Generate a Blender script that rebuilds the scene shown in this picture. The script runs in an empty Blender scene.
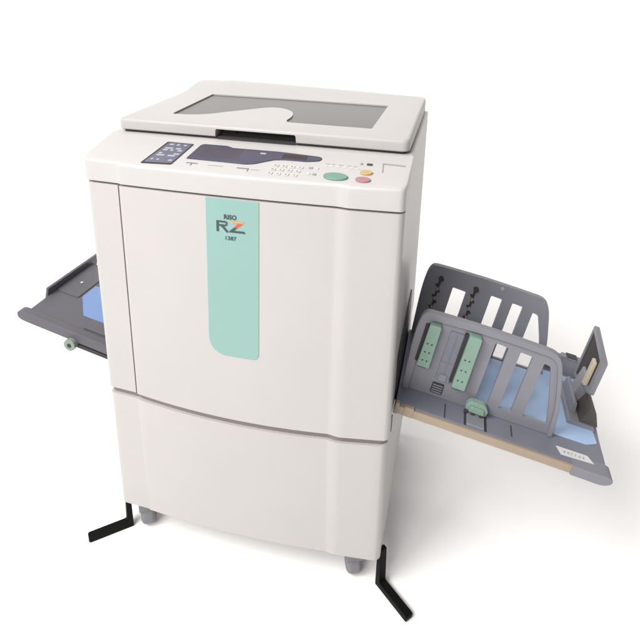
import bpy, bmesh, math, random
from mathutils import Vector, Matrix
random.seed(4)
S = bpy.context.scene
COL = S.collection
PI = math.pi

# ------------------------------------------------------------------ materials
def lin(c):
    c /= 255.0
    return c/12.92 if c <= 0.04045 else ((c+0.055)/1.055)**2.4
def rgb(r, g, b): return (lin(r), lin(g), lin(b), 1.0)

def mat(name, base, rough=0.45, spec=0.4, bump=0.04, scale=900.0, mottle=0.03, metal=0.0, coat=0.0):
    m = bpy.data.materials.new(name); m.use_nodes = True
    nt = m.node_tree; N = nt.nodes; L = nt.links
    p = N['Principled BSDF']
    p.inputs['Roughness'].default_value = rough
    p.inputs['Specular IOR Level'].default_value = spec
    p.inputs['Metallic'].default_value = metal
    p.inputs['Coat Weight'].default_value = coat
    tc = N.new('ShaderNodeTexCoord')
    n1 = N.new('ShaderNodeTexNoise'); n1.inputs['Scale'].default_value = 7.0; n1.inputs['Detail'].default_value = 5.0
    L.new(tc.outputs['Object'], n1.inputs['Vector'])
    r = N.new('ShaderNodeValToRGB')
    k = mottle
    r.color_ramp.elements[0].position = 0.3; r.color_ramp.elements[1].position = 0.7
    r.color_ramp.elements[0].color = tuple(base[i]*(1-k) for i in range(3)) + (1,)
    r.color_ramp.elements[1].color = tuple(min(1, base[i]*(1+k)) for i in range(3)) + (1,)
    L.new(n1.outputs['Fac'], r.inputs['Fac']); L.new(r.outputs['Color'], p.inputs['Base Color'])
    if bump:
        n2 = N.new('ShaderNodeTexNoise'); n2.inputs['Scale'].default_value = scale; n2.inputs['Detail'].default_value = 2.0
        L.new(tc.outputs['Object'], n2.inputs['Vector'])
        b = N.new('ShaderNodeBump'); b.inputs['Strength'].default_value = bump; b.inputs['Distance'].default_value = 0.0006
        L.new(n2.outputs['Fac'], b.inputs['Height']); L.new(b.outputs['Normal'], p.inputs['Normal'])
    return m

M = {}
M['white'] = mat('white_plastic', (0.452, 0.434, 0.424, 1), 0.36, 0.38, 0.06, 900, 0.012)
M['panel'] = mat('panel_plastic', (0.470, 0.456, 0.445, 1), 0.36, 0.38, 0.06, 900, 0.012)
M['lid'] = mat('lid_plastic', (0.425, 0.412, 0.401, 1), 0.40, 0.30, 0.06, 900, 0.012)
M['cabinet'] = mat('cabinet_steel', (0.458, 0.439, 0.428, 1), 0.36, 0.38, 0.05, 900, 0.012)
M['seam']    = mat('seam_grey', (0.22, 0.20, 0.19, 1), 0.7, 0.2, 0)
M['inside']  = mat('dark_interior', (0.045, 0.042, 0.042, 1), 0.7, 0.2, 0)
M['tint'] = mat('smoky_insert', (0.068, 0.061, 0.061, 1), 0.26, 0.25, 0.03, 500)
M['grey'] = mat('tray_grey', (0.195, 0.195, 0.222, 1), 0.42, 0.4, 0.10, 700, 0.06)
M['feedgrey'] = mat('feed_tray_grey_dimmed', (0.098, 0.096, 0.112, 1), 0.45, 0.35, 0.10, 700, 0.06)  # grey darkened in colour to offset the stronger light on this tray
M['feedblue'] = mat('feed_pad_blue_dimmed', (0.165, 0.255, 0.47, 1), 0.45, 0.3, 0.04, 500, 0.05)  # blue darkened likewise, against the brighter light on the left
M['rail'] = mat('rail_grey', (0.17, 0.173, 0.212, 1), 0.45, 0.35, 0.10, 700, 0.06)
M['dark']    = mat('dark_grey_plastic', (0.035, 0.033, 0.034, 1), 0.5, 0.3, 0.05)
M['black'] = mat('black_steel', (0.003, 0.003, 0.003, 1), 0.6, 0.12, 0.05)
M['caster']  = mat('caster_grey', (0.19, 0.185, 0.20, 1), 0.5, 0.35, 0.05)
M['green'] = mat('green_plastic', (0.19, 0.29, 0.237, 1), 0.45, 0.3, 0.05, 700, 0.06)
M['blue'] = mat('blue_pad', (0.34, 0.465, 0.665, 1), 0.45, 0.3, 0.04, 500, 0.05)
M['beige'] = mat('beige_strip', (0.32, 0.255, 0.195, 1), 0.55, 0.25, 0.05, 600, 0.06)
M['cream'] = mat('cream_pad', (0.50, 0.43, 0.32, 1), 0.7, 0.2, 0.1, 400, 0.06)
M['teal'] = mat('teal_insert', (0.228, 0.375, 0.342, 1), 0.35, 0.35, 0.03, 900, 0.015)
M['ink']     = mat('ink_grey', (0.055, 0.07, 0.075, 1), 0.5, 0.3, 0)
M['red']     = mat('ink_orange_red', (0.62, 0.09, 0.045, 1), 0.5, 0.3, 0)
M['orange']  = mat('ink_orange', (0.75, 0.27, 0.12, 1), 0.5, 0.3, 0)
M['lcd'] = mat('display_window', (0.050, 0.046, 0.080, 1), 0.2, 0.35, 0, 1, 0.25)
M['lcdwin'] = mat('display_inner', (0.030, 0.021, 0.022, 1), 0.25, 0.3, 0, 1, 0.1)
M['modepad'] = mat('mode_pad_grey', (0.125, 0.125, 0.175, 1), 0.4, 0.3, 0.03, 500, 0.15)
M['modemark'] = mat('mode_pad_mark', (0.36, 0.37, 0.42, 1), 0.5, 0.3, 0)
M['start'] = mat('green_button', (0.145, 0.265, 0.218, 1), 0.35, 0.4, 0)
M['yellow'] = mat('yellow_button', (0.47, 0.33, 0.14, 1), 0.35, 0.4, 0)
M['pink'] = mat('pink_button', (0.36, 0.175, 0.20, 1), 0.35, 0.4, 0)
M['key'] = mat('key_white', (0.53, 0.515, 0.495, 1), 0.45, 0.3, 0)
M['mark'] = mat('print_grey', (0.22, 0.20, 0.20, 1), 0.6, 0.2, 0)
M['stud'] = mat('stud_grey', (0.34, 0.34, 0.38, 1), 0.35, 0.4, 0)
M['knob'] = mat('knob_grey_green', (0.21, 0.255, 0.225, 1), 0.45, 0.35, 0.05)
M['label'] = mat('label_white', (0.60, 0.60, 0.60, 1), 0.45, 0.3, 0)
M['faint'] = mat('faint_print', (0.38, 0.38, 0.39, 1), 0.5, 0.3, 0)
M['lever'] = mat('lever_brown_grey', (0.075, 0.066, 0.064, 1), 0.5, 0.3, 0.08)
M['line'] = mat('panel_line_grey', (0.30, 0.30, 0.285, 1), 0.5, 0.3, 0)

# ------------------------------------------------------------------ helpers
def link(name, bm, m, parent=None, bevel=0.0, seg=2, ang=40, smooth=True):
    bmesh.ops.recalc_face_normals(bm, faces=bm.faces[:])
    me = bpy.data.meshes.new(name); bm.to_mesh(me); bm.free()
    for mm in (m if isinstance(m, (list, tuple)) else [m]): me.materials.append(M[mm])
    o = bpy.data.objects.new(name, me); COL.objects.link(o)
    if bevel:
        b = o.modifiers.new('Bevel', 'BEVEL'); b.width = bevel; b.segments = seg
        b.limit_method = 'ANGLE'; b.angle_limit = math.radians(ang)
    if smooth:
        for p in me.polygons: p.use_smooth = True
        me.set_sharp_from_angle(angle=math.radians(38))
        if bevel:
            b.harden_normals = True
    if parent: 
        o.parent = parent
        r = parent
        while r.parent: r = r.parent
        o.matrix_parent_inverse = Matrix.Identity(4)
        # geometry is given in world space: undo every ancestor's offset on the mesh itself
        off = Vector((0, 0, 0)); q = parent
        while q: off += q.location; q = q.parent
        for v in me.vertices: v.co -= off
    return o

def thing(name, label, cat, loc, group=None):
    o = bpy.data.objects.new(name, None); COL.objects.link(o); o.location = loc
    o.empty_display_size = 0.1
    o['label'] = label; o['category'] = cat
    if group: o['group'] = group
    return o

ID = lambda a, b, c: Vector((a, b, c))

def box(bm, x0, x1, y0, y1, z0, z1, T=ID, mi=0):
    v = [bm.verts.new(T(*c)) for c in ((x0,y0,z0),(x1,y0,z0),(x1,y1,z0),(x0,y1,z0),(x0,y0,z1),(x1,y0,z1),(x1,y1,z1),(x0,y1,z1))]
    for f in ((3,2,1,0),(4,5,6,7),(0,1,5,4),(1,2,6,5),(2,3,7,6),(3,0,4,7)):
        q = bm.faces.new([v[i] for i in f]); q.material_index = mi

def prism(bm, pts, d0, d1, T, mi=0, holes=()):
    """outline (a,b) extruded from c=d0 to c=d1, T(a,b,c) -> world; holes are outlines too"""
    loops = [pts] + list(holes)
    layers = []
    for c in (d0, d1):
        vs, es = [], []
        for lp in loops:
            vv = [bm.verts.new(T(a, b, c)) for a, b in lp]
            vs.append(vv)
            for i in range(len(vv)): es.append(bm.edges.new((vv[i], vv[(i+1) % len(vv)])))
        if len(loops) == 1:
            fs = [bm.faces.new(vs[0])]
        else:
            n0 = set(bm.faces)
            bmesh.ops.triangle_fill(bm, use_beauty=True, use_dissolve=False, edges=es)
            fs = [f for f in bm.faces if f not in n0]
        for f in fs: f.material_index = mi
        layers.append(vs)
    for A, B in zip(*layers):
        for i in range(len(A)):
            j = (i+1) % len(A)
            f = bm.faces.new((A[i], A[j], B[j], B[i])); f.material_index = mi

def rrect(a0, a1, b0, b1, r, n=5):
    out = []
    rs = r if isinstance(r, (list, tuple)) else (r,)*4       # corners: (a0,b0) (a1,b0) (a1,b1) (a0,b1)
    for (cx, cy, s), rr in zip(((a0,b0,PI),(a1,b0,1.5*PI),(a1,b1,0),(a0,b1,0.5*PI)), rs):
        if rr <= 0: out.append((cx, cy)); continue
        ox = cx + (rr if cx == a0 else -rr); oy = cy + (rr if cy == b0 else -rr)
        for k in range(n+1):
            t = s + k*(PI/2)/n
            out.append((ox + rr*math.cos(t), oy + rr*math.sin(t)))
    return out

def rpoly(pts, rads, n=5):
    """polygon with rounded corners"""
    out = []; m = len(pts)
    for i, p in enumerate(pts):
        r = rads[i] if isinstance(rads, (list, tuple)) else rads
        P = Vector(p); A = (Vector(pts[i-1])-P); B = (Vector(pts[(i+1) % m])-P)
        if r <= 0: out.append(tuple(P)); continue
        a = P + A.normalized()*min(r, A.length*.49); b = P + B.normalized()*min(r, B.length*.49)
        for k in range(n+1):
            t = k/n
            q = a*(1-t)**2 + P*2*t*(1-t) + b*t*t
            out.append(tuple(q))
    return out

def cyl(bm, c, axis, r, h, n=24, mi=0, r2=None):
    axis = Vector(axis).normalized()
    R = axis.to_track_quat('Z', 'Y').to_matrix().to_4x4()
    ret = bmesh.ops.create_cone(bm, cap_ends=True, segments=n, radius1=r, radius2=r if r2 is None else r2, depth=h, matrix=Matrix.Translation(Vector(c)) @ R)
    for v in ret['verts']:
        for f in v.link_faces: f.material_index = mi

def boolcut(o, bm):
    """carve a shape out of a mesh; the carving shape is removed again"""
    bmesh.ops.recalc_face_normals(bm, faces=bm.faces[:])
    me = bpy.data.meshes.new('carve'); bm.to_mesh(me); bm.free()
    c = bpy.data.objects.new('carve', me); COL.objects.link(c)
    q = o.parent
    off = Vector((0, 0, 0))
    while q: off += q.location; q = q.parent
    for v in me.vertices: v.co -= off
    c.parent = o.parent
    md = o.modifiers.new('Carve', 'BOOLEAN'); md.operation = 'DIFFERENCE'; md.object = c; md.solver = 'EXACT'
    bpy.context.view_layer.update()
    dg = bpy.context.evaluated_depsgraph_get()
    new = bpy.data.meshes.new_from_object(o.evaluated_get(dg))
    o.modifiers.clear(); o.data = new
    bpy.data.objects.remove(c)
    for p in new.polygons: p.use_smooth = True
    new.set_sharp_from_angle(angle=math.radians(38))

def text_mesh(txt, size, sx=1.0, bold=0.0):
    cu = bpy.data.curves.new('lettering', 'FONT'); cu.body = txt; cu.size = size; cu.offset = bold
    cu.align_x = 'CENTER'; cu.resolution_u = 4
    o = bpy.data.objects.new('lettering', cu); COL.objects.link(o)
    bpy.context.view_layer.update()
    me = bpy.data.meshes.new_from_object(o.evaluated_get(bpy.context.evaluated_depsgraph_get()))
    bpy.data.objects.remove(o)
    bm = bmesh.new(); bm.from_mesh(me)
    for v in bm.verts: v.co.x *= sx
    return bm

# ------------------------------------------------------------------ front surface (plan curve that swells at the waist)
ZT = [0.04, 0.40, 0.94, 1.02]
TAB = {  # left corner, left strip at ridge, bow start, bow middle, bow end, right strip at ridge, right corner
    0.04: (-.001, -.004, -.007, -.0180, -.0095, -.0125, -.003),
    0.40: (-.001, -.007, -.011, -.0350, -.0245, -.0285, -.0125),
    0.94: (-.000, -.004, -.008, -.0125, -.0060, -.0095, -.001),
    1.02: (-.000, -.004, -.008, -.0125, -.0060, -.0095, -.001)}
XL, XB, XE, XR, HW = -.2675, -.259, .214, .242, .350
def frow(x, t):
    a, b, c, d, e, f, g = t
    if x <= XL: return a + (b-a)*max(0, (x+HW)/(XL+HW))
    if x <= XB: s = (x-XL)/(XB-XL); s = s*s*(3-2*s); return b + (c-b)*s
    if x <= XE:
        s = (x-XB)/(XE-XB); l = c+(e-c)*s
        return l + (d-(c+e)/2)*4*s*(1-s)
    if x <= XR: s = (x-XE)/(XR-XE); s = s*s*(3-2*s); return e + (f-e)*s
    return f + (g-f)*min(1, (x-XR)/(HW-XR))
def fy(x, z):
    for i in range(3):
        if z <= ZT[i+1] or i == 2:
            s = (z-ZT[i])/(ZT[i+1]-ZT[i]); s = max(0, min(1, s))
            return frow(x, TAB[ZT[i]])*(1-s) + frow(x, TAB[ZT[i+1]])*s
def xsamples(x0, x1, extra=()):
    xs = [x0 + (x1-x0)*k/56 for k in range(57)]
    for q in (XL, XL+.002, XL+.004, XL+.006, XB, XE, XE+.004, XE+.008, XE+.012, XR): 
        if x0 < q < x1: xs.append(q)
    xs = sorted(xs); out = [xs[0]]
    for q in xs[1:]:
        if q - out[-1] > .0012: out.append(q)
    out[-1] = x1
    return out
def cor(x, r=.014, lo=-HW, hi=HW):
    """set-back of a rounded vertical corner"""
    d = 0
    for e in ((x-lo), (hi-x)):
        if e < r: e = max(e, 0); d += r - math.sqrt(max(0, r*r-(r-e)**2))
    return d
def front_shell(bm, x0, x1, z0, z1, yb, xlo=-HW, xhi=HW, r=.014, off=0.0, nz=1, belly=None):
    """bowed front panel from x0..x1, z0..z1 with its back at yb"""
    xs = xsamples(x0, x1)
    if r:
        for e, s in ((xlo, 1), (xhi, -1)):
            for k in (.0003, .0012, .0028, .005, .008, .011):
                q = e + s*k
                if x0 < q < x1: xs.append(q)
        xs = sorted(set(xs))
    zs = [z0 + (z1-z0)*k/nz for k in range(nz+1)]
    F = [[bm.verts.new((x, fy(x*HW/xhi if abs(xhi) < HW else x, z)+off+(cor(x, r, xlo, xhi) if r else 0), z)) for z in zs] for x in xs]
    B = [[bm.verts.new((x, yb, z)) for z in (z0, z1)] for x in xs]
    n = len(xs)
    for i in range(n-1):
        for k in range(nz): bm.faces.new((F[i][k], F[i+1][k], F[i+1][k+1], F[i][k+1]))
        bm.faces.new((B[i+1][0], B[i][0], B[i][1], B[i+1][1]))
        bm.faces.new((F[i][nz], F[i+1][nz], B[i+1][1], B[i][1]))
        bm.faces.new((F[i+1][0], F[i][0], B[i][0], B[i+1][0]))
    bm.faces.new([F[0][k] for k in range(nz+1)] + [B[0][1], B[0][0]])
    bm.faces.new([F[-1][k] for k in range(nz, -1, -1)] + [B[-1][0], B[-1][1]])

# ------------------------------------------------------------------ the duplicator
D = thing('duplicator', 'white office duplicator with teal badge strip and open grey side trays, on its stand', 'duplicator', (0, .30, .398))

# housing (behind the front panels): side profile in y,z pushed across x
bm = bmesh.new()
prof = rpoly([(.024, .408), (.596, .408), (.600, 1.033), (.124, 1.0235), (.024, .995)], [.004, .02, .03, .002, .004])
prism(bm, prof, -.3495, .3495, lambda a, b, c: Vector((c, a, b)))
body = link('housing', bm, 'white', D, bevel=.005, seg=3)

# base plate that shows as the grey seam above the stand
bm = bmesh.new(); front_shell(bm, -.343, .343, .3900, .4060, .57, -.343, .343, .012, off=.007)
link('base_plate', bm, 'seam', D)

# dark reveal behind the door and column joints
bm = bmesh.new(); front_shell(bm, -.338, .338, .412, .9405, .0235, r=0, off=.0085)
link('inner_frame', bm, 'seam', D)

# left column beside the door
bm = bmesh.new(); front_shell(bm, -.350, XL-.001, .4055, .9375, .024, r=.016)
link('side_column', bm, 'white', D, bevel=.003, seg=2, ang=50)

# front door
bm = bmesh.new(); front_shell(bm, XL+.0025, .3515, .4055, .9375, .024, -1, .3515, .014, nz=1)
door = link('front_door', bm, 'white', D, bevel=.0035, seg=3, ang=50)

# teal badge strip let into the door
bm = bmesh.new()
xs = [-.060 + .117*k/40 for k in range(41)]
def zb(x):
    z = .571
    a = x + .060
    if a < .040: z += .040 - math.sqrt(max(0, .040**2-(.040-a)**2))
    b = .057 - x
    if b < .013: z += .013 - math.sqrt(max(0, .013**2-(.013-b)**2))
    return z
F = []
for x in xs:
    z0, z1 = zb(x), .9365
    F.append([bm.verts.new((x, fy(x, z)-o, z)) for z, o in ((z0, .0012), (z1, .0012), (z1, -.006), (z0, -.006))])
for i in range(len(xs)-1):
    for k in range(4): bm.faces.new((F[i][k], F[i+1][k], F[i+1][(k+1) % 4], F[i][(k+1) % 4]))
bm.faces.new(F[0]); bm.faces.new(F[-1][::-1])
link('badge_strip', bm, 'teal', door, bevel=.0006, seg=2, ang=50)

def on_door(bm, x0, z0, name, m, thick=.0008, pr=.0014):
    """lay flat lettering (x,y) on the door at x0,z0"""
    fs = bm.faces[:]
    ret = bmesh.ops.extrude_face_region(bm, geom=fs)
    top = {v for v in ret['geom'] if isinstance(v, bmesh.types.BMVert)}
    for v in bm.verts:
        x, z = x0+v.co.x, z0+v.co.y
        v.co = Vector((x, fy(x, z)-pr-(thick if v in top else 0), z))
    return link(name, bm, m, door, smooth=False)
on_door(text_mesh('RISO', .0135, 1.0, .0003), -.0055, .8935, 'lettering', 'ink')
on_door(text_mesh('1387', .0115, 1.15, .0001), -.0055, .8475, 'lettering', 'ink')
def flat(polys):
    bm = bmesh.new()
    for p in polys: bm.faces.new([bm.verts.new((a, b, 0)) for a, b in p])
    return bm
# the big R: stem, bowl and leg
bm = bmesh.new()
def strip(bm, P, w):
    A, B = [], []
    for i, p in enumerate(P):
        p = Vector(p); d = (Vector(P[min(i+1, len(P)-1)])-Vector(P[max(i-1, 0)])).normalized(); n = Vector((-d.y, d.x))*w/2
        A.append(bm.verts.new((p.x+n.x, p.y+n.y, 0))); B.append(bm.verts.new((p.x-n.x, p.y-n.y, 0)))
    for i in range(len(P)-1): bm.faces.new((A[i], B[i], B[i+1], A[i+1]))
strip(bm, [(-.0335, .8645), (-.0335, .8885)], .0052)
strip(bm, [(-.0300, .8868), (-.0170, .8868), (-.0140, .8856), (-.0126, .8830), (-.0140, .8802), (-.0170, .8788), (-.0300, .8788)], .0034)
strip(bm, [(-.0245, .8772), (-.0205, .8745), (-.0115, .8645)], .0048)
on_door(bm, 0, 0, 'letter_r', 'ink')
on_door(flat([[(-.0045, .8896), (.0250, .8896), (.0228, .8858), (-.0020, .8858)]]), 0, 0, 'letter_z_top', 'orange')
on_door(flat([[(.0105, .8856), (.0227, .8856), (.0110, .8768), (.0035, .8768)]]), 0, 0, 'letter_z_stroke', 'red')
on_door(flat([[(.0034, .8766), (.0108, .8766), (.0020, .8692), (.0250, .8692), (.0282, .8650), (-.0100, .8650)]]), 0, 0, 'letter_z_base', 'ink')

# latch on the right edge of the door
bm = bmesh.new(); box(bm, .3512, .3535, .012, .020, .425, .452); box(bm, .3512, .3530, .010, .022, .412, .420)
link('door_latch', bm, 'seam', D, bevel=.0008)

# ---- control panel
bm = bmesh.new()
xs = sorted(set(xsamples(-.3515, .3515) + [-.3512, -.3505, -.349, -.346, -.342, .3512, .3505, .349, .346, .342]))
SL = .258
def pz(y): return .992 + SL*y
P = []
for x in xs:
    f = fy(x, .97) + cor(x, .012, -.3515, .3515) - .001
    r = .009
    row = [(f+.002, .9418), (f, .9432), (f, pz(f)-r*.95), (f+r*.12, pz(f)-r*.42), (f+r*.42, pz(f)-r*.04), (f+r*1.0, pz(f+r)), (.1225, pz(.1225)), (.1250, 1.0215), (.1250, .9418)]
    P.append([bm.verts.new((x, a, b)) for a, b in row])
n = len(P[0])
for i in range(len(xs)-1):
    for k in range(n):
        bm.faces.new((P[i][k], P[i+1][k], P[i+1][(k+1) % n], P[i][(k+1) % n]))
bm.faces.new(P[0][::-1]); bm.faces.new(P[-1])
panel = link('control_panel', bm, 'panel', D)

tilt = math.atan(SL)
def TP(x, y, h): return Vector((x, y - h*math.sin(tilt), pz(y) + h*math.cos(tilt)))
def slab(name, pts, h, m, bevel=.0006, h0=-.001, parent=None):
    bm = bmesh.new(); prism(bm, pts, h0, h, TP)
    return link(name, bm, m, parent or panel, bevel=bevel, seg=2, ang=50)
# mode key pad (dark frame, grey pad, pale printed rows)
slab('mode_pad_frame', rpoly([(-.2130, .0000), (-.1968, .0945), (-.1318, .0935), (-.1432, .0045)], .004), .0009, 'dark', .0003)
slab('mode_pad', rpoly([(-.2070, .0055), (-.1915, .0910), (-.1345, .0905), (-.1450, .0095)], .004), .0014, 'modepad', .0003)
bm = bmesh.new()
for k, (y, cuts) in enumerate(((.016, 4), (.034, 2), (.042, 3), (.056, 3), (.064, 2), (.080, 3))):
    xa, xb = -.2035 + .18*y, -.149 + .14*y
    w = (xb-xa)/cuts
    for j in range(cuts):
        if random.random() < .12: continue
        a0, a1 = xa+w*j+.003, xa+w*(j+random.uniform(.55, .9))
        prism(bm, [(a0, y), (a1, y), (a1+.0012, y+.0055), (a0+.0012, y+.0055)], .0010, .0018, TP)
link('printed_rows', bm, 'modemark', panel, smooth=False)
# display window
disp = [(-.1227, .0330), (-.1150, .0915), (-.1080, .0965), (-.0558, .0968), (-.0480, .0945), (-.0387, .0905), (.0683, .0912), (.1185, .0880), (.1575, .0850),
        (.1640, .0820), (.1657, .0750), (.1620, .0690), (.1551, .0663), (.1358, .0618), (.0871, .0610), (.0662, .0572), (.0508, .0481), (.0317, .0361), (.0132, .0308), (-.029, .0318)]
slab('display_window', rpoly(disp, .003, 3), .0018, 'lcd', .0006)
slab('display_screen', rrect(.080, .134, .0650, .0830, .003), .0021, 'lcdwin', .0002)
slab('display_mark', rrect(.029, .042, .0745, .0800, .001), .0022, 'modemark', 0)
M['lcdv'] = mat('screen_violet', (0.055, 0.044, 0.066, 1), 0.25, 0.3, 0, 1, 0.2)
slab('display_screen', rrect(-.098, -.012, .0440, .0860, .003), .0020, 'lcdv', .0002)['label'] = 'violet grey screen in the wide left end of the display'
def ellipse(cx, cy, rx, ry, n=36): return [(cx+rx*math.cos(2*PI*k/n), cy+ry*math.sin(2*PI*k/n)) for k in range(n)]
slab('start_button', ellipse(.2085, .0150, .0250, .0125), .0045, 'start', .0018)['label'] = 'large green oval start button'
slab('reset_button', ellipse(.2662, .0395, .0128, .0085), .0040, 'yellow', .0015)['label'] = 'yellow oval button'
slab('stop_button', ellipse(.2645, .0130, .0152, .0088), .0040, 'pink', .0015)['label'] = 'pink oval button'
slab('indicator', rrect(.2615, .2735, .0690, .0760, .002), .0016, 'ink', .0003)
slab('indicator_button', rrect(.2480, .2530, .0690, .0760, .002), .0016, 'line', .0003)
# embossed corner to the right of the buttons
bm = bmesh.new()
prism(bm, [(.2965, .0480), (.2985, .0480), (.2955, .0780), (.3400, .0765), (.3400, .0800), (.2925, .0815)], -.001, .0012, TP)
link('embossed_line', bm, 'line', panel, smooth=False)
# number keys
kb = None
for r in range(3):
    for c in range(4):
        x = .0745 + c*.0175 - (r-1)*.002; y = .0375 - r*.0150
        bm = bmesh.new()
        prism(bm, rrect(x-.0062, x+.0062, y-.0042, y+.0042, .002, 3), -.001, .0016, TP)
        w = random.uniform(.0012, .0026)
        prism(bm, rrect(x-w, x+w, y-.0016, y+.0014, .0004, 2), .0015, .0019, TP, 1)
        link('number_key', bm, ['key', 'mark'], panel, bevel=.0004, ang=50)
for r in range(2):
    for c in range(2):
        x = .151 + c*.013; y = .040 - r*.022
        slab('small_key', rrect(x-.004, x+.004, y-.0032, y+.0032, .0015, 3), .0016, 'key' if (r+c) % 2 else 'line', .0004)
for (xa, xb, y) in ((-.1150, -.0890, .0165), (-.0010, .0260, .0145)):
    bm = bmesh.new()
    prism(bm, rrect(xa, xb, y, y+.0026, .001, 2), -.001, .0010, TP)
    xm = (xa+xb)/2 if xa < -.05 else xb-.0015
    prism(bm, rrect(xm-.0011, xm+.0011, y-.0075, y-.0006, .0006, 2), -.001, .0010, TP)
    link('printed_mark', bm, 'mark', panel, smooth=False)
for k in range(6):
    x = .178 + k*.0135
    slab('indicator_button', rrect(x-.0045, x+.0045, .0520, .0560, .001, 2), .0009, 'key', .0002)
for xa, xb, y in ((.176, .186, .0615), (.190, .197, .0612), (.204, .215, .0605), (.222, .231, .0600), (.236, .244, .0598), (-.066, -.032, .0155), (.030, .048, .0140)):
    slab('printed_caption', rrect(xa, xb, y, y+.0014, .0005, 2), .0006, 'line', 0)

# ---- platen cover
bm = bmesh.new()
prism(bm, rrect(-.338, .342, .124, .594, [.016, .016, .026, .026], 6), 1.0295, 1.0560, lambda a, b, c: Vector((a, b, c)))
bmesh.ops.recalc_face_normals(bm, faces=bm.faces[:])
tops = [e for e in bm.edges if all(v.co.z > 1.05 for v in e.verts)]
bmesh.ops.bevel(bm, geom=tops, offset=.0085, segments=4, profile=.55, affect='EDGES')
bots = [e for e in bm.edges if all(v.co.z < 1.03 for v in e.verts)]
bmesh.ops.bevel(bm, geom=bots, offset=.002, segments=2, affect='EDGES')
for v in bm.verts:
    if v.co.z > 1.04: v.co.z += .028*(v.co.y-.124)
lid = link('platen_cover', bm, 'lid', D)
bm = bmesh.new()                                            # finger recess under the front edge
prism(bm, rpoly([(-.096, 1.02), (.096, 1.02), (.093, 1.0475), (-.094, 1.0475)], [0, 0, .004, .004]), .10, .158, lambda a, b, c: Vector((a, c, b)))
boolcut(lid, bm)
TL = lambda a, b, c: Vector((a, b, 1.056+.028*(b-.124)+c))
gray = [(-.2361, .1985), (-.2385, .2100), (-.2420, .4467), (-.0472, .4500), (.2530, .4479), (.2496, .1965), (.0587, .1975), (.0490, .2020), (.0440, .2172), (.0470, .2450), (.0432, .2750),
        (.0330, .3050), (.0069, .3300), (-.0150, .3365), (-.0372, .3340), (-.0656, .3080), (-.0900, .2830), (-.1177, .2580), (-.1485, .2240), (-.1754, .2080), (-.2050, .2000)]
gray = rpoly(gray, [.003, 0, .006, 0, .006, .004, .006]+[.02]*14, 3)
bm = bmesh.new(); prism(bm, gray, -.0055, .02, TL); boolcut(lid, bm)
bm = bmesh.new()                                            # low crowned ridge along the hinge side
def ridge(x, y):
    a = max(0, min(1, (y-.452)/.105)); a = a*a*(3-2*a)
    t = (x+.337)/.678
    b = (.80+.20*min(1, t/.15)) if t < .15 else 1-((t-.15)/.85)**1.3
    e = min(1, (.5935-y)/.012); e = math.sqrt(max(0, 1-(1-e)**2))
    return .0165*a*b*(.45+.55*e) - .0006
nx, ny = 60, 26
gx = [-.3345+.673*i/nx for i in range(nx+1)]; gy = [.450+.1425*j/ny for j in range(ny+1)]
def back_y(x, y):                                           # keep inside the rounded rear corners
    d = min(x+.338, .342-x); r = .026
    lim = .594-.0015 - (r-math.sqrt(max(0, r*r-(r-d)**2)) if d < r else 0)
    return min(y, lim)
Tg = [[bm.verts.new((x, back_y(x, y), 1.056+.028*(y-.124)+ridge(x, y))) for y in gy] for x in gx]
Bg = [[bm.verts.new((x, back_y(x, y), 1.056+.028*(y-.124)-.006)) for y in (gy[0], gy[-1])] for x in gx]
for i in range(nx):
    for j in range(ny): bm.faces.new((Tg[i][j], Tg[i+1][j], Tg[i+1][j+1], Tg[i][j+1]))
    bm.faces.new((Bg[i][0], Bg[i][1], Bg[i+1][1], Bg[i+1][0]))
    bm.faces.new((Tg[i][0], Bg[i][0], Bg[i+1][0], Tg[i+1][0]))
    bm.faces.new((Tg[i][ny], Tg[i+1][ny], Bg[i+1][1], Bg[i][1]))
bm.faces.new([Tg[0][j] for j in range(ny+1)] + [Bg[0][1], Bg[0][0]])
bm.faces.new([Tg[nx][j] for j in range(ny, -1, -1)] + [Bg[nx][0], Bg[nx][1]])
link('hinge_ridge', bm, 'lid', lid)
c = Vector((sum(p[0] for p in gray)/len(gray), sum(p[1] for p in gray)/len(gray)))
bm = bmesh.new(); prism(bm, gray, -.0056, -.0030, TL)
link('smoky_window', bm, 'tint', lid, smooth=False)
bm = bmesh.new()
box(bm, -.092, .091, .150, .1575, 1.026, 1.0465)
box(bm, -.080, -.052, .140, .1505, 1.038, 1.0460)
box(bm, -.092, .091, .1262, .150, 1.0235, 1.0262)
link('handle_recess', bm, 'inside', lid, bevel=.002)
bm = bmesh.new(); prism(bm, rrect(-.330, .334, .1305, .580, .012), 1.0232, 1.0293, lambda a, b, c: Vector((a, b, c+.010*(b-.13)*.2)))
link('lid_gap_shade', bm, 'inside', D)  # dark slab stands in for the shade in the gap below the lid

# ---- paper exit opening on the right side, feed opening on the left
bm = bmesh.new(); prism(bm, rrect(.085, .420, .430, .560, .02), .349, .3525, lambda a, b, c: Vector((c, a, b)))
link('paper_exit', bm, 'dark', D, bevel=.001)
bm = bmesh.new(); prism(bm, rrect(.085, .420, .385, .53, .015), -.3525, -.349, lambda a, b, c: Vector((c, a, b)))
link('feed_opening', bm, 'dark', D, bevel=.001)

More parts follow.
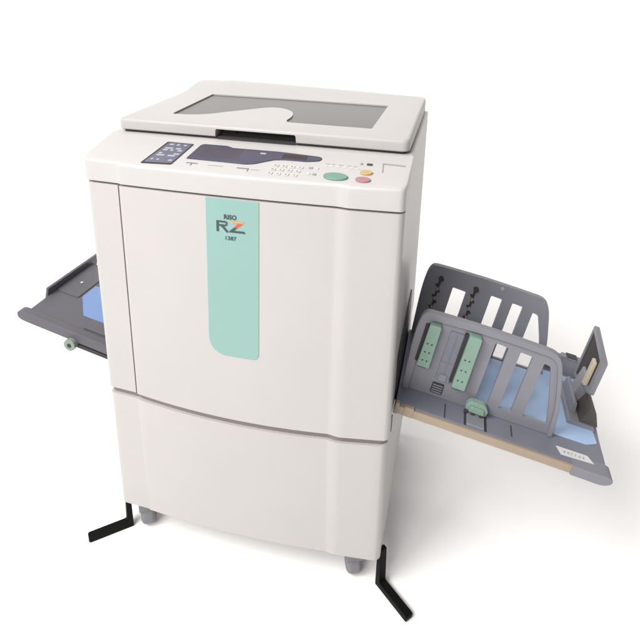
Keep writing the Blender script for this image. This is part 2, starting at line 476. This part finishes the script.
# ---- receiving tray on the right (u along the slope, y depth, n up from the floor of the tray)
A = math.atan(.2); CA, SA = math.cos(A), math.sin(A)
def TR(u, y, n): return Vector((.361 + u*CA + n*SA, y, .452 - u*SA + n*CA))
def TRp(u, n, y): return TR(u, y, n)
UE = .472
bm = bmesh.new()
prism(bm, rpoly([(-.006, .062), (.470, .062), (.474, .100), (.474, .165), (.480, .260), (.474, .400), (.466, .424), (.360, .424), (.358, .374), (-.006, .374)], [.002, .008, .02, .03, .03, .02, .015, .004, .004, .004]), -.024, 0, lambda a, b, c: TR(a, b, c))
tray = link('receiving_tray', bm, 'rail', D, bevel=.003, seg=3)
bm = bmesh.new(); prism(bm, rpoly([(.145, .136), (.440, .136), (.466, .150), (.452, .384), (.366, .384), (.364, .3585), (.145, .3585)], .004), -.001, .0022, lambda a, b, c: TR(a, b, c))
link('floor_pad', bm, 'blue', tray, bevel=.0008)
bm = bmesh.new()                                            # beige strip along the front edge, with its hooked end
box(bm, -.006, .398, .0545, .0630, -.0235, -.0030, TR)
box(bm, -.006, .004, .0520, .0640, -.0235, .0060, TR)
box(bm, .016, .038, .0530, .0640, -.0235, .0025, TR)
link('edge_strip', bm, 'beige', tray, bevel=.0015)
bm = bmesh.new()                                            # grey end cap of the front rail
prism(bm, rpoly([(.396, -.0250), (.466, -.0260), (.4835, -.016), (.4835, -.004), (.474, .0010), (.396, .0008)], [.002, .012, .01, .006, .006, .002]), .0515, .090, TRp)
link('end_cap', bm, 'grey', tray, bevel=.004, seg=3)
bm = bmesh.new()                                            # white sticker with a line of small print
prism(bm, [(.364, .0970), (.434, .0975), (.445, .0780), (.372, .0740)], .0004, .0018, lambda a, b, c: TR(a, b, c))
rnd = random.Random(2)
for k in range(6):
    u = .378 + k*.0085
    prism(bm, [(u, .0815), (u+rnd.uniform(.002, .005), .0820), (u+.005, .0895), (u+.001, .0890)], .0018, .0021, lambda a, b, c: TR(a, b, c), 1)
link('sticker', bm, ['label', 'faint'], tray, smooth=False)
bm = bmesh.new()                                            # low wall along the far edge
prism(bm, rpoly([(.372, -.02), (.466, -.02), (.466, .040), (.455, .046), (.372, .046)], [0, 0, .008, .004, .004]), .404, .420, TRp)
box(bm, .405, .458, .402, .4225, .042, .0500, TR)
link('far_wall', bm, 'grey', tray, bevel=.003)
bm = bmesh.new(); box(bm, .418, .446, .4010, .4235, .0495, .0515, TR)
link('far_wall_cap', bm, 'dark', tray, bevel=.0005)
for u, y0, y1, w in ((.1065, .064, .112, .0022), (.2610, .078, .114, .0025)):   # joints in the front band
    bm = bmesh.new(); box(bm, u, u+w, y0, y1, -.001, .0008, TR)
    link('joint', bm, 'inside', tray, smooth=False)
for u in (.1525, .2000):
    bm = bmesh.new(); box(bm, u, u+.0042, .064, .112, -.001, .0014, TR)
    link('slit', bm, 'inside', tray, smooth=False)
bm = bmesh.new(); box(bm, .1575, .1990, .0655, .108, -.001, .0050, TR)
link('clip_base', bm, 'grey', tray, bevel=.002)
bm = bmesh.new()
prism(bm, rpoly([(.154, .006), (.200, .004), (.204, .020), (.194, .034), (.160, .036), (.150, .022)], .006), .104, .1215, TRp)
prism(bm, rpoly([(.160, .010), (.196, .008), (.194, .024), (.162, .026)], .005), .0995, .1045, TRp)
link('guide_clip', bm, 'green', tray, bevel=.002)
for u, n in ((.150, .004), (.166, .002), (.186, .002)):
    bm = bmesh.new(); box(bm, u, u+.008, .098, .104, n, n+.0085, TR)
    link('clip_tooth', bm, 'inside', tray, bevel=.001)

# end stop at the outer end
bm = bmesh.new()
TS = lambda y, n, u: TR(u, y, n)
US = .432
out = rpoly([(.2100, .082), (.3450, .040), (.3450, .196), (.2100, .176)], [.006, .01, .006, .006])
prism(bm, out, US, US+.0075, TS)
inn = rpoly([(.2290, .092), (.3380, .050), (.3380, .1835), (.2290, .1660)], .004)
prism(bm, out, US-.004, US, TS, 0, [inn])
stop = link('end_stop', bm, 'grey', D, bevel=.0015)
bm = bmesh.new(); prism(bm, rpoly([(.2295, .093), (.3375, .051), (.3375, .1830), (.2295, .1655)], .004), US-.0008, US+.0002, TS)
link('stop_face', bm, 'inside', stop, smooth=False)
bm = bmesh.new(); prism(bm, rpoly([(.2440, .080), (.2640, .074), (.2640, .152), (.2440, .149)], .004), US-.009, US-.0005, TS)
link('stop_pad', bm, 'cream', stop, bevel=.002)
bm = bmesh.new()                                            # slider foot that carries the stop
prism(bm, rpoly([(.404, 0), (.462, 0), (.448, .050), (US+.006, .100), (US-.006, .100), (.418, .045)], [.004, .006, .01, .004, .004, .01]), .262, .300, TRp)
prism(bm, rpoly([(.400, 0), (.470, 0), (.462, .012), (.404, .012)], .003), .190, .345, TRp)
prism(bm, rpoly([(.408, .011), (.424, .011), (.420, .040), (.412, .040)], .003), .225, .330, TRp)
link('stop_foot', bm, 'grey', stop, bevel=.004, seg=3)
bm = bmesh.new(); prism(bm, rpoly([(.428, .0115), (.472, .0115), (.456, .050), (.444, .056)], [.002, .002, .005, .005]), .196, .2625, TRp)
link('stop_lever', bm, 'lever', stop, bevel=.003)

# the two side guides
HG = .219
def guide(y, s, label):
    """s=-1: ribs and blocks on the near face"""
    out = rpoly([(.000, .001), (.357, .001), (.350, .076), (.318, .190), (.300, HG-.004), (.150, HG+.002), (.030, HG), (-.004, HG-.002), (-.010, .150)],
                [.004, .012, .05, .03, .022, .10, .03, .028, .06], 6)
    b = .026 if s < 0 else .003
    t = .009 if s < 0 else 0
    slots = [rpoly([(.169, b), (.199, b), (.199, .178+t), (.169, .180+t)], .004),
             rpoly([(.226, b), (.254, b), (.254, .175+t), (.226, .177+t)], .004),
             rpoly([(.282, b), (.337 if s < 0 else .345, b), (.326 if s < 0 else .331, .076), (.297, .165+t), (.282, .168+t)], [.004, .005, .05, .006, .004])]
    if s > 0: slots = [rpoly([(.069, .010), (.105, .010), (.105, .168), (.069, .170)], .004)] + slots
    bm = bmesh.new(); prism(bm, out, y-.004, y+.004, TRp, 0, slots)
    g = link('side_guide', bm, 'grey', D, bevel=.0015, seg=2, ang=50)
    g['label'] = label
    # raised rim along left, top and right
    bm = bmesh.new()
    inn = rpoly([(.0155, .018), (.338, -.0005), (.333, .074), (.303, .172), (.286, HG-.030), (.150, HG-.020), (.040, HG-.020), (.016, HG-.022), (.012, .150)],
                [.012, .0, .04, .02, .012, .08, .02, .015, .04], 6)
    top = rpoly([(.000, .001), (.0155, .001), (.0135, .100), (.012, .150), (.016, HG-.022), (.040, HG-.020), (.150, HG-.014), (.292, HG-.018), (.309, .186), (.340, .076), (.346, .001), (.357, .001), (.350, .076), (.318, .190), (.300, HG-.004), (.150, HG+.002), (.030, HG), (-.004, HG-.002), (-.010, .150)],
                [.002, .002, .02, .02, .016, .02, .08, .016, .024, .045, .002, .006, .05, .03, .022, .10, .03, .028, .06], 6)
    prism(bm, top, y+s*.0036, y+s*.0115, TRp)
    link('guide_rim', bm, 'grey', g, bevel=.003, seg=3, ang=50)
    if s < 0:
        for (u0, u1, n0, n1) in ((.016, .045, .082, .196), (.106, .137, .054, .198)):
            bm = bmesh.new()
            prism(bm, rpoly([(u0, n0), (u1, n0), (u1-.001, n1), (u0+.002, n1)], .004), y-.0245, y-.003, TRp)
            for q in (.16, .36, .56):
                nn = n0 + (n1-n0)*q
                for du in (.009, .019):
                    cyl(bm, TR(u0+du, y-.0246, nn), (0, 1, 0), .0021, .0012, 10, 1)
            link('guide_block', bm, ['green', 'inside'], g, bevel=.002, ang=50)
            bm = bmesh.new()
            prism(bm, rrect(u0-.007, u0+.001, n0+.003, n1-.006, .003), y-.012, y-.003, TRp)
            prism(bm, rrect(u0+.002, u1-.006, n0-.008, n0+.001, .002), y-.016, y-.003, TRp)
            link('block_slot', bm, 'dark', g, bevel=.001)
        bm = bmesh.new(); prism(bm, rrect(.068, .101, .048, .185, .004), y-.0072, y-.0038, TRp)
        link('recessed_strip', bm, 'rail', g, bevel=.0008)
        bm = bmesh.new()
        prism(bm, rrect(.066, .094, .010, .040, .003), y-.0062, y-.0038, TRp)
        link('grille', bm, 'dark', g, bevel=.0008)
        bm = bmesh.new()
        for k in range(4): box(bm, .068, .092, y-.0072, y-.006, .0130+k*.0065, .0160+k*.0065, TR)
        prism(bm, rrect(.074, .092, .050, .068, .002), y-.0095, y-.006, TRp)
        box(bm, .066, .104, y-.0088, y-.0068, .0995, .1015, TR)
        box(bm, .083, .0845, y-.0088, y-.0068, .070, .180, TR)
        link('grille_bar', bm, 'grey', g, bevel=.0004)
    else:
        for u in (.030, .124):
            bm = bmesh.new()
            prism(bm, rpoly([(u-.001, .060), (u+.004, .060), (u+.005, .185), (u-.001, .185)], .002), y-.0062, y-.003, TRp)
            cyl(bm, TR(u+.003, y-.008, .186), (0, 1, 0), .0065, .010, 16)
            for k in range(6):
                cyl(bm, TR(u + (.006 if k % 2 else -.004), y-.007, .165-k*.017), (0, 1, 0), .0030, .006, 8)
            link('adjuster_track', bm, 'inside', g, bevel=.0006)
            bm = bmesh.new()
            for k in range(3): box(bm, u-.0005, u+.0035, y-.0085, y-.006, .148-k*.028, .158-k*.028, TR)
            link('track_pin', bm, 'beige', g, bevel=.0004)
        bm = bmesh.new(); cyl(bm, TR(.190, y-.0045, HG-.010), (0, 1, 0), .0050, .002, 14)
        link('guide_stud', bm, 'stud', g, bevel=.0008)
    return g
guide(.130, -1, 'near slotted guide carrying two green blocks')
guide(.366, 1, 'far slotted guide with two dark adjuster tracks')

# ---- feed tray on the left
A2 = math.atan(.245); C2, S2 = math.cos(A2), math.sin(A2)
def TF(u, y, n): return Vector((-.515 - u*C2 + n*S2*(1), y, .473 + u*S2 + n*C2))    # u grows outward and upward
TFp = lambda u, n, y: TF(u, y, n)
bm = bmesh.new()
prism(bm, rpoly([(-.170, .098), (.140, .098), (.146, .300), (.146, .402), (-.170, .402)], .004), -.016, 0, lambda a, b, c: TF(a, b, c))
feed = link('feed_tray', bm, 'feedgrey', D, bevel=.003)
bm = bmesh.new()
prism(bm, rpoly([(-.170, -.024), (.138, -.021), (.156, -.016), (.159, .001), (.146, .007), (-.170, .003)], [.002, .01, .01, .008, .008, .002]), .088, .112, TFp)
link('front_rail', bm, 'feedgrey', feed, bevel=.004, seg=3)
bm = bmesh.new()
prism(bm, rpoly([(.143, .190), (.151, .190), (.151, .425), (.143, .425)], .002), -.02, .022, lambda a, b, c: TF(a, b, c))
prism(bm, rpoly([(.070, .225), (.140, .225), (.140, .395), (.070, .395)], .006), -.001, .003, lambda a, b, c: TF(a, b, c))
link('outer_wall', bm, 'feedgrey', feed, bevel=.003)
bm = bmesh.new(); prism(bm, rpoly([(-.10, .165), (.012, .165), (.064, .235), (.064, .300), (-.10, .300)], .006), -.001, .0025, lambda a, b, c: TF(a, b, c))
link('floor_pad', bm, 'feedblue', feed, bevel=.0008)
bm = bmesh.new(); cyl(bm, TF(.105, .290, .0035), (0, 0, 1), .004, .002, 12)
link('tray_stud', bm, 'label', feed)
bm = bmesh.new()
cyl(bm, TF(-.012, .086, -.030), (0, 1, 0), .0165, .020, 28)
cyl(bm, TF(-.012, .0755, -.030), (0, 1, 0), .0060, .003, 16, 1)
link('guide_knob', bm, ['knob', 'dark'], feed, bevel=.002)
bm = bmesh.new(); box(bm, -.165, -.024, .090, .104, -.040, -.030, TF)
link('guide_bar', bm, 'dark', feed, bevel=.002)
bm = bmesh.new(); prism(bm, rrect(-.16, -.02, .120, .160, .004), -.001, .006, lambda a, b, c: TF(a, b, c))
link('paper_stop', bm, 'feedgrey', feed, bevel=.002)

# ------------------------------------------------------------------ the stand
G = -.075
C = thing('cabinet_stand', 'white cabinet stand on grey casters with black stabilizer feet, below the duplicator', 'stand', (0, .30, G))
bm = bmesh.new(); front_shell(bm, -.347, .347, .040, .3890, .583, -.347, .347, .016)
link('cabinet_body', bm, 'cabinet', C, bevel=.003, seg=3, ang=50)
bm = bmesh.new(); front_shell(bm, -.330, .330, .3870, .3905, .57, -.330, .330, .012, off=.014)
link('top_plate', bm, 'seam', C)
cast = None
for i, (x, y, rz) in enumerate(((-.306, .058, .5), (.274, .056, .35), (-.300, .52, .9), (.300, .52, -.5))):
    if cast is None:
        c0 = Vector((x, y, 0)); d = Vector((math.cos(rz), math.sin(rz), 0))
        bm = bmesh.new()
        cyl(bm, (x, y, G+.036), (math.cos(rz), math.sin(rz), 0), .0355, .040, 32)
        cast = link('caster', bm, 'caster', C, bevel=.013, seg=5)
        bm = bmesh.new()
        Q = Matrix.Rotation(rz, 3, 'Z')
        T = lambda a, b, c: Vector((x, y, 0)) + Q @ Vector((a, b, c))
        prism(bm, rpoly([(-.030, G+.052), (.030, G+.052), (.034, .020), (.022, .033), (-.022, .033), (-.034, .020)], [.012, .012, .01, .004, .004, .01]), -.0235, .0235, lambda a, b, c: T(c, a, b))
        fork = link('caster_fork', bm, 'caster', cast, bevel=.005, seg=3)
        bm = bmesh.new(); cyl(bm, (x, y, .036), (0, 0, 1), .012, .012, 16)
        stem = link('caster_stem', bm, 'seam', cast)
        base = Vector((x, y, 0))
        c_rz = rz
    else:
        c = cast.copy(); COL.objects.link(c); c.parent = C
        R = Matrix.Rotation(rz-c_rz, 4, 'Z')
        off = C.location
        piv0 = base - Vector((off.x, off.y, 0)); piv1 = Vector((x, y, 0)) - Vector((off.x, off.y, 0))
        c.matrix_local = Matrix.Translation(piv1) @ R @ Matrix.Translation(-piv0)
        for ch in (fork, stem):
            k = ch.copy(); COL.objects.link(k); k.parent = c
for s, label in ((-1, 'left black stabilizer foot'), (1, 'right black stabilizer foot')):
    bm = bmesh.new()
    xv = s*.3495; yv = .030
    ex, ey = s*.430, -.042
    # upright blade on the side of the cabinet, bent outward along the floor
    d = Vector((ex-xv, ey-yv, 0)).normalized(); nrm = Vector((-d.y, d.x, 0))
    T = lambda a, b, c: Vector((xv, yv, 0)) + d*a + nrm*b + Vector((0, 0, c))
    L = (Vector((ex, ey, 0))-Vector((xv, yv, 0))).length
    prism(bm, rpoly([(-.008, G+.0005), (L, G+.0005), (L, G+.018), (.008, G+.018), (.005, .045), (-.007, .045)], [.003, .006, .006, .005, .002, .002]), -.0105, .0105, lambda a, b, c: T(a, c, b))
    f = link('stabilizer_foot', bm, 'black', C, bevel=.002, seg=2)
    f['label'] = label

# ------------------------------------------------------------------ white studio floor
m = bpy.data.materials.new('white_paper_floor'); m.use_nodes = True
nt = m.node_tree; p = nt.nodes['Principled BSDF']
p.inputs['Roughness'].default_value = .9; p.inputs['Specular IOR Level'].default_value = .1
tc = nt.nodes.new('ShaderNodeTexCoord'); nn = nt.nodes.new('ShaderNodeTexNoise'); nn.inputs['Scale'].default_value = 3
rp = nt.nodes.new('ShaderNodeValToRGB'); rp.color_ramp.elements[0].color = (.93, .925, .92, 1); rp.color_ramp.elements[1].color = (.95, .945, .94, 1)
nt.links.new(tc.outputs['Object'], nn.inputs['Vector']); nt.links.new(nn.outputs['Fac'], rp.inputs['Fac']); nt.links.new(rp.outputs['Color'], p.inputs['Base Color'])
M['floor'] = m
bm = bmesh.new()                                            # floor sheet that sweeps up into the studio wall
pr = [(-9, G), (1.9, G)] + [(1.9+1.4*math.sin(k*PI/32), G+1.4-1.4*math.cos(k*PI/32)) for k in range(1, 16)] + [(3.3, G+1.4), (3.3, 5.0)]
rows = [[bm.verts.new((x, a, b)) for a, b in pr] for x in (-7.5, 4.0)]
for i in range(len(pr)-1): bm.faces.new((rows[0][i], rows[1][i], rows[1][i+1], rows[0][i+1]))
fl = link('ground', bm, 'floor'); fl['kind'] = 'structure'; fl['label'] = 'seamless white studio floor'

# ------------------------------------------------------------------ light
W = bpy.data.worlds.new('World'); S.world = W; W.use_nodes = True
wn, wl = W.node_tree.nodes, W.node_tree.links            # made-up surround: bright front left, dim back right to darken the side face
bg = wn['Background']; bg.inputs['Strength'].default_value = 1.0
wt = wn.new('ShaderNodeTexCoord'); sp = wn.new('ShaderNodeVectorMath'); wr = wn.new('ShaderNodeValToRGB'); mr = wn.new('ShaderNodeMapRange')
sp.operation = 'DOT_PRODUCT'; sp.inputs[1].default_value = (.42, .90, 0)
mr.inputs['From Min'].default_value = -1; mr.inputs['From Max'].default_value = 1
wl.new(wt.outputs['Generated'], sp.inputs[0]); wl.new(sp.outputs['Value'], mr.inputs['Value']); wl.new(mr.outputs['Result'], wr.inputs['Fac'])
wr.color_ramp.elements[0].position = .25; wr.color_ramp.elements[0].color = (.38, .375, .37, 1)
wr.color_ramp.elements[1].position = .80; wr.color_ramp.elements[1].color = (.03, .0295, .029, 1)
wl.new(wr.outputs['Color'], bg.inputs['Color'])
def area(name, loc, tgt, size, power, col=(1, .98, .96)):
    l = bpy.data.lights.new(name, 'AREA'); l.shape = 'RECTANGLE'; l.size, l.size_y = size; l.energy = power; l.color = col
    o = bpy.data.objects.new(name, l); COL.objects.link(o); o.location = loc
    o.rotation_euler = (Vector(tgt)-Vector(loc)).to_track_quat('-Z', 'Y').to_euler()
    return o
area('key_softbox', (-1.85, -2.35, 4.1), (.1, .2, .2), (1.8, 2.0), 218)
area('added_front_fill', (-.55, -4.0, 3.6), (.2, .2, .2), (1.6, 1.6), 138)  # added fill, brightens the floor under the right tray
area('added_backdrop_fill', (-1.2, 1.1, 3.6), (-1.0, 3.3, 1.6), (6.0, 1.0), 70)  # added lamp out of frame, keeps the backdrop white

# ------------------------------------------------------------------ camera
cam = bpy.data.cameras.new('camera'); co = bpy.data.objects.new('camera', cam); COL.objects.link(co)
co.location = (4.38767313e-01, -1.05779488e+00, 1.35082636e+00)
co.rotation_euler = (1.26156298e+00, -2.39579990e-02, 2.27713091e-01)
cam.sensor_width = 36; cam.lens = 579.260558*36/640
cam.shift_x = (320-330.769851)/640; cam.shift_y = (175.154496-320)/640
cam.clip_start = .02; cam.clip_end = 300
S.camera = co
S.view_settings.view_transform = 'Standard'; S.view_settings.look = 'None'; S.view_settings.exposure = 0; S.view_settings.gamma = 1
S.render.engine = 'CYCLES'; S.cycles.use_denoising = True
S.cycles.max_bounces = 8
